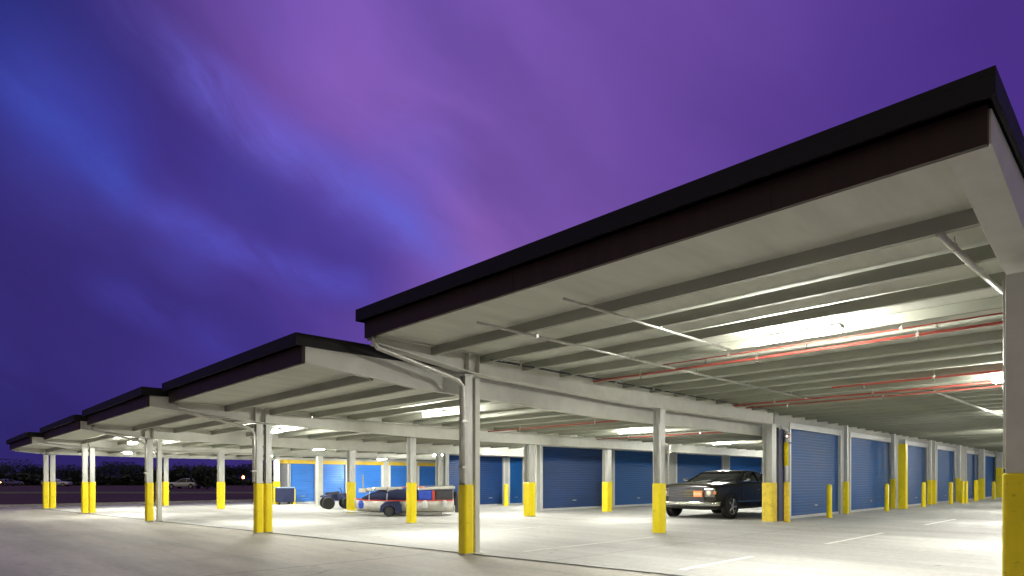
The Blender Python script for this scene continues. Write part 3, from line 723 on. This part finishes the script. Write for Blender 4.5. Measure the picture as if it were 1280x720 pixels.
# quad bike
q = empty('quad_bike', at(421, 636), R(25)); tag(q, 'dark navy quad bike parked left of the boat', 'quad bike')
for x in (-.42, .42):
    for s in (-.38, .38):
        m = MB(); m.lathe([(.10, -.10), (.24, -.11), (.27, -.07), (.27, .07), (.24, .11), (.10, .10)], axis='y', seg=20, c=(x, s, .27)); w = m.build('wheel', M['rubber'], q)
        m = MB(); m.lathe([(.02, -.09), (.12, -.09), (.12, .09), (.02, .09)], axis='y', seg=12, c=(x, s, .27)); m.build('rim', M['zinc'], w)
m = MB(); m.rings([[(x, -w, z0), (x, w, z0), (x, w*.8, z1), (x, -w*.8, z1)] for x, w, z0, z1 in ((-.68, .42, .52, .60), (-.3, .40, .48, .66), (0, .2, .35, .68), (.3, .38, .48, .72), (.68, .42, .52, .62))])
m.build('body', M['canvas'], q, bevel=.02)
m = MB(); m.rings([[(x, -.14, z), (x, .14, z), (x, .11, z+.1), (x, -.11, z+.1)] for x, z in ((-.5, .64), (-.1, .66), (.1, .70))]); m.build('saddle', M['rubber'], q, bevel=.02)
m = MB(); m.tube([(.25, 0, .6), (.18, 0, .88), (.12, -.34, .95)], .018, 6); m.tube([(.18, 0, .88), (.12, .34, .95)], .018, 6); m.build('handlebar', M['grey_dark'], q)
for s in (-.2, .2):
    m = MB(); m.lathe([(.06, 0), (.06, .06), (.02, .08)], seg=10, c=(.55, s, .62)); m.build('headlight', M['chrome'], q)
# low navy cart beside the leftmost doors
q = empty('cart', P(32.4, ray_b(355.5, 32.4), 0), TH); tag(q, 'low navy storage cart against the far left door', 'cart')
m = MB(); m.box(-.45, .45, -.25, .25, .12, .86); m.build('bin', M['canvas'], q, bevel=.03)
m = MB(); m.box(-.47, .47, -.27, .27, .865, .93); m.build('lid', M['frosted'], q, bevel=.02)
for x in (-.35, .35):
    for y in (-.18, .18):
        m = MB(); m.lathe([(.02, -.02), (.06, -.02), (.06, .02), (.02, .02)], axis='y', c=(x, y, .06), seg=12); m.build('wheel', M['rubber'], q)

# ------------------------------------------------------------------ trees beyond the lot
def tree(label, x, base, h, w, seed, n=1500, squash=1.0):
    rnd = random.Random(seed)
    root = empty('tree', at(x, base), rnd.random()*6); tag(root, label, 'tree', 'dark trees beyond the lot')
    t = MB(); t.tube([(0, 0, -.05), (.05, .02, h*.25), (-.05, .1, h*.5), (0, 0, h*.8)], [h*.04, h*.03, h*.02, h*.008], 8)
    for k in range(7):
        a = rnd.random()*6.28; z = h*(.2+.4*rnd.random()); l = w*.35
        t.tube([(0, 0, z), (l*.5*math.cos(a), l*.5*math.sin(a), z+h*.1), (l*math.cos(a), l*math.sin(a), z+h*.22)], [h*.015, h*.01, h*.004], 5)
    t.build('trunk', M['bark'], root)
    cl = []
    for k in range(16):
        a = rnd.random()*6.28; rr = w*.36*math.sqrt(rnd.random()); z = h*(.25+.55*rnd.random())
        cl.append(((rr*math.cos(a), rr*math.sin(a), z), w*(.10+.12*rnd.random())))
    cr = MB()
    for k in range(n):
        (cx, cy, cz), r0 = rnd.choice(cl)
        d = Vector((rnd.gauss(0, 1), rnd.gauss(0, 1), rnd.gauss(0, .8))).normalized()*r0*(rnd.random()**.4)*1.2
        p = Vector((cx, cy, cz))+d; p.z = min(max(p.z, h*.08), h)
        u = Vector((rnd.gauss(0, 1), rnd.gauss(0, 1), rnd.gauss(0, 1))).normalized(); v = u.cross(Vector((rnd.random(), rnd.random(), 1))).normalized()
        s = .16+.16*rnd.random(); i = len(cr.v)
        cr.v += [tuple(p-u*s), tuple(p+v*s*.6), tuple(p+u*s), tuple(p-v*s*.6)]; cr.f.append((i, i+1, i+2, i+3))
    cr.build('crown', M['leaf'], root)
for i, (lab, x, base, h, w) in enumerate((
    ('broad dark tree at the left edge of the photo', 8, 606, 6.9, 13.0), ('dark tree just left of the leftmost twin posts', 44, 606, 5.6, 11.6),
    ('dark tree between the leftmost posts and the second pair', 82, 606, 5.3, 13.0), ('round topped dark tree, highest between the second and third posts', 138, 606, 6.1, 14.5),
    ('low dark tree left of the third posts', 170, 606, 5.2, 11.6), ('dark tree behind the third posts', 198, 606, 5.3, 10.2),
    ('loose dark tree above the distant white car', 236, 606, 5.9, 10.2), ('round dark tree like a ball left of the yellow footed post', 259, 611, 3.6, 4.6),
    ('low dark tree directly behind the yellow footed post', 292, 606, 5.2, 10.2), ('low dark tree right of the orange beacon', 325, 606, 5.6, 11.6),
    ('dark tree partly hidden by the bright blue door row', 352, 606, 5.9, 11.6), ('lowest dark tree between two others left of centre', 112, 606, 4.8, 11.6))):
    tree(lab, x, base, h, w, 20+i, 2600)
hd = MB(); rnd = random.Random(5)
for k in range(9000):
    x = -190+rnd.random()*150; y = 150+rnd.random()*6; z = rnd.random()**1.3*(2.6+1.0*math.sin(x*.13)+.6*math.sin(x*.41))
    u = Vector((rnd.gauss(0, 1), rnd.gauss(0, 1), rnd.gauss(0, 1))).normalized(); v = u.cross(Vector((0, 0, 1))).normalized(); s = .5; i = len(hd.v); p = Vector((x, y, z))
    hd.v += [tuple(p-u*s), tuple(p+v*s), tuple(p+u*s), tuple(p-v*s)]; hd.f.append((i, i+1, i+2, i+3))
tag(hd.build('far_woods', M['leaf']), 'dark far off wood along the horizon', 'woods', kind='stuff')

# ------------------------------------------------------------------ sky
W = D.worlds.new('World'); SC.world = W; W.use_nodes = True
nt = W.node_tree; N = nt.nodes; L = nt.links
bg = N['Background']; bg.inputs[1].default_value = .67
tc = N.new('ShaderNodeTexCoord')
def dirof(x, y):
    return Vector(((x-CX)/F, 1, (HY-y)/F)).normalized()
def vmath(op, a, b=None):
    n = N.new('ShaderNodeVectorMath'); n.operation = op; L.new(a, n.inputs[0])
    if b is not None:
        if isinstance(b, (tuple, Vector)): n.inputs[1].default_value = tuple(b)
        else: L.new(b, n.inputs[1])
    return n
nrm = vmath('NORMALIZE', tc.outputs['Generated'])
dv = nrm.outputs[0]
def mixc(f, a, b, mode='MIX'):
    n = N.new('ShaderNodeMix'); n.data_type = 'RGBA'; n.blend_type = mode
    for s, v in ((0, f), (6, a), (7, b)):
        if isinstance(v, (int, float)): n.inputs[s].default_value = v
        elif isinstance(v, tuple): n.inputs[s].default_value = v+(1,) if len(v) == 3 else v
        else: L.new(v, n.inputs[s])
    return n.outputs[2]
def srgb(r, g, b):
    f = lambda c: (c/255/12.92) if c/255 <= .04045 else ((c/255+.055)/1.055)**2.4
    return (f(r), f(g), f(b))
def noise(vec, sc, det=6, rough=.55, dist=0):
    n = N.new('ShaderNodeTexNoise'); n.inputs['Scale'].default_value = sc; n.inputs['Detail'].default_value = det
    n.inputs['Roughness'].default_value = rough; n.inputs['Distortion'].default_value = dist; L.new(vec, n.inputs[0]); return n
# wobble the direction so the cloud banks have uneven edges
wob = noise(dv, 2.4, 4, .5)
wv = vmath('SUBTRACT', wob.outputs['Color'], (.5, .5, .5))
wsc = N.new('ShaderNodeVectorMath'); wsc.operation = 'SCALE'; L.new(wv.outputs[0], wsc.inputs[0]); wsc.inputs['Scale'].default_value = .17
wd = vmath('ADD', dv, wsc.outputs[0]).outputs[0]
def blob(x, y, r0, r1, vec=None):
    d = vmath('DISTANCE', vec or wd, dirof(x, y))
    m = N.new('ShaderNodeMapRange'); m.interpolation_type = 'SMOOTHSTEP'
    L.new(d.outputs['Value'], m.inputs[0]); m.inputs[1].default_value = r0; m.inputs[2].default_value = r1; m.inputs[3].default_value = 1; m.inputs[4].default_value = 0
    return m.outputs[0]
c = srgb(70, 50, 136)
for x, y, r0, r1, col, k in (
    (620, 120, .10, 1.0, srgb(132, 92, 186), 1.0),
    (590, 320, .02, .38, srgb(146, 102, 190), .8),
    (60, 560, .0, .62, srgb(44, 36, 104), 1.0),
    (-60, 20, .0, .45, srgb(28, 32, 104), 1.0),
    (1280, 60, .05, .62, srgb(66, 42, 128), .85),
    (330, 420, .0, .34, srgb(74, 58, 152), .8)):
    f = blob(x, y, r0, r1)
    if k < 1:
        mm = N.new('ShaderNodeMath'); mm.operation = 'MULTIPLY'; mm.inputs[1].default_value = k; L.new(f, mm.inputs[0]); f = mm.outputs[0]
    c = mixc(f, c, col)
# streaks running down to the right: rotate so one axis lies across them
def dot(v, e):
    n = vmath('DOT_PRODUCT', v, Vector(e)); return n.outputs['Value']
mp = N.new('ShaderNodeCombineXYZ')
al = (.80*.8, .10, -.60*.8); ac = (.60*2.1, 0, .80*2.1)
L.new(dot(wd, al), mp.inputs[0]); L.new(dot(wd, ac), mp.inputs[1]); L.new(dot(wd, (0, .6, .3)), mp.inputs[2])
st = noise(mp.outputs[0], 1.9, 6, .5, .15)
def ramp(src, p0, p1):
    m = N.new('ShaderNodeMapRange'); m.interpolation_type = 'SMOOTHSTEP'; L.new(src, m.inputs[0]); m.inputs[1].default_value = p0; m.inputs[2].default_value = p1; return m.outputs[0]
def mul(a, b):
    n = N.new('ShaderNodeMath'); n.operation = 'MULTIPLY'
    for s, v in ((0, a), (1, b)):
        if isinstance(v, (int, float)): n.inputs[s].default_value = v
        else: L.new(v, n.inputs[s])
    return n.outputs[0]
def inv(f):
    n = N.new('ShaderNodeMath'); n.operation = 'SUBTRACT'; n.inputs[0].default_value = 1; L.new(f, n.inputs[1]); return n.outputs[0]
leftish = blob(170, 280, .2, .72, dv)
c = mixc(mul(mul(ramp(st.outputs[0], .47, .68), leftish), .25), c, srgb(84, 84, 190))
dk = noise(mp.outputs[0], 1.15, 5, .5, .3)
c = mixc(mul(mul(ramp(dk.outputs[0], .46, .66), blob(220, 330, .3, 1.0, dv)), .55), c, srgb(52, 42, 118))
for x, y, r0, r1, col, k in (
    (75, 125, .0, .15, srgb(66, 74, 176), .5), (125, 195, .0, .12, srgb(66, 74, 188), .45),
    (335, 220, .0, .11, srgb(90, 96, 205), .5), (450, 270, .0, .13, srgb(104, 92, 205), .5), (250, 300, .0, .1, srgb(84, 84, 196), .45), (520, 235, .0, .12, srgb(108, 96, 208), .4)):
    c = mixc(mul(blob(x, y, r0, r1), k), c, col)
def band(p, q, w0, w1, col, k, nz=True, off=0.):
    a_, b_ = dirof(*p), dirof(*q); n_ = a_.cross(b_).normalized(); mid = (a_+b_).normalized(); half = (a_-b_).length/2
    d = dot(wd, n_); ad = N.new('ShaderNodeMath'); ad.operation = 'ABSOLUTE'; L.new(d, ad.inputs[0])
    f = inv(ramp(ad.outputs[0], w0, w1))
    ds = vmath('DISTANCE', wd, mid).outputs['Value']
    g = inv(ramp(ds, half*.45, half*1.25))
    f = mul(f, g)
    if nz: f = mul(f, ramp(wsp.outputs[0], .30, .62))
    return mixc(mul(f, k), c, col)
wsp = noise(mp.outputs[0], 3.6, 8, .6, .3)
c = band((90, 60), (560, 400), .0, .16, srgb(56, 46, 132), .75, False)
c = band((0, 330), (420, 470), .0, .16, srgb(46, 38, 108), .6, False)
c = band((120, -10), (600, 350), .0, .055, srgb(100, 98, 208), .85)
c = band((10, 90), (190, 290), .0, .05, srgb(68, 82, 190), .75)
c = band((150, 265), (480, 360), .0, .045, srgb(88, 84, 196), .8)
c = band((230, 60), (420, 190), .0, .05, srgb(112, 92, 200), .6)
c = band((100, 360), (330, 450), .0, .05, srgb(70, 62, 160), .6)
tx = noise(mp.outputs[0], 3.2, 8, .6, .2); tr = N.new('ShaderNodeMapRange'); L.new(tx.outputs[0], tr.inputs[0]); tr.inputs[1].default_value = .3; tr.inputs[2].default_value = .7; tr.inputs[3].default_value = .90; tr.inputs[4].default_value = 1.08
tcb = N.new('ShaderNodeCombineXYZ')
for q in range(3): L.new(tr.outputs[0], tcb.inputs[q])
c = mixc(1.0, c, tcb.outputs[0], 'MULTIPLY')
# back of the sky made warm grey as added front fill; horizon darkened
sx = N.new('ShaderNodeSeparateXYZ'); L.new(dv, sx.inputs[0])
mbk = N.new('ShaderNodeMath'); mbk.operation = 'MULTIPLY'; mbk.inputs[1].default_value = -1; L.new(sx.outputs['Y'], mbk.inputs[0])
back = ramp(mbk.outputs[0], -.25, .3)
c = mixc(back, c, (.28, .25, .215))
hz = mul(inv(ramp(sx.outputs['Z'], -.02, .16)), inv(back))
c = mixc(mul(hz, .75), c, srgb(46, 36, 100))
low = inv(ramp(sx.outputs['Z'], -.02, .0))
c = mixc(low, c, (.012, .010, .016))
# the last light of a physical sky, sun just under the horizon
sky = N.new('ShaderNodeTexSky'); sky.sky_type = 'NISHITA'; sky.sun_disc = False
sky.sun_elevation = R(-4); sky.sun_rotation = R(-150)
tint = mixc(1.0, sky.outputs[0], (.05, .05, .05), 'MULTIPLY')
c = mixc(1.0, c, tint, 'ADD')
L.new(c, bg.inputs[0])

# a trace of dusk light from the direction of the set sun
sun = D.lights.new('sun', 'SUN'); sun.energy = .02; sun.angle = R(15); sun.color = (.8, .6, 1)
so = D.objects.new('sun', sun); COL.objects.link(so); so.rotation_euler = (R(70), 0, R(-150))

# ------------------------------------------------------------------ camera
cd = D.cameras.new('camera'); co = D.objects.new('camera', cd); COL.objects.link(co); SC.camera = co
cd.sensor_width = 36; cd.lens = 36*F/1280; cd.shift_y = (HY-360)/1280; cd.clip_end = 3000; cd.clip_start = .05
co.location = (0, 0, CAMZ); co.rotation_euler = (R(90), 0, 0)
SC.view_settings.view_transform = 'Standard'; SC.view_settings.look = 'None'; SC.view_settings.exposure = .58; SC.view_settings.gamma = 1
SC.render.engine = 'CYCLES'
SC.cycles.max_bounces = 5; SC.cycles.diffuse_bounces = 4; SC.cycles.glossy_bounces = 3
SC.cycles.sample_clamp_indirect = 4; SC.cycles.use_denoising = True
SC.cycles.caustics_reflective = False; SC.cycles.caustics_refractive = False
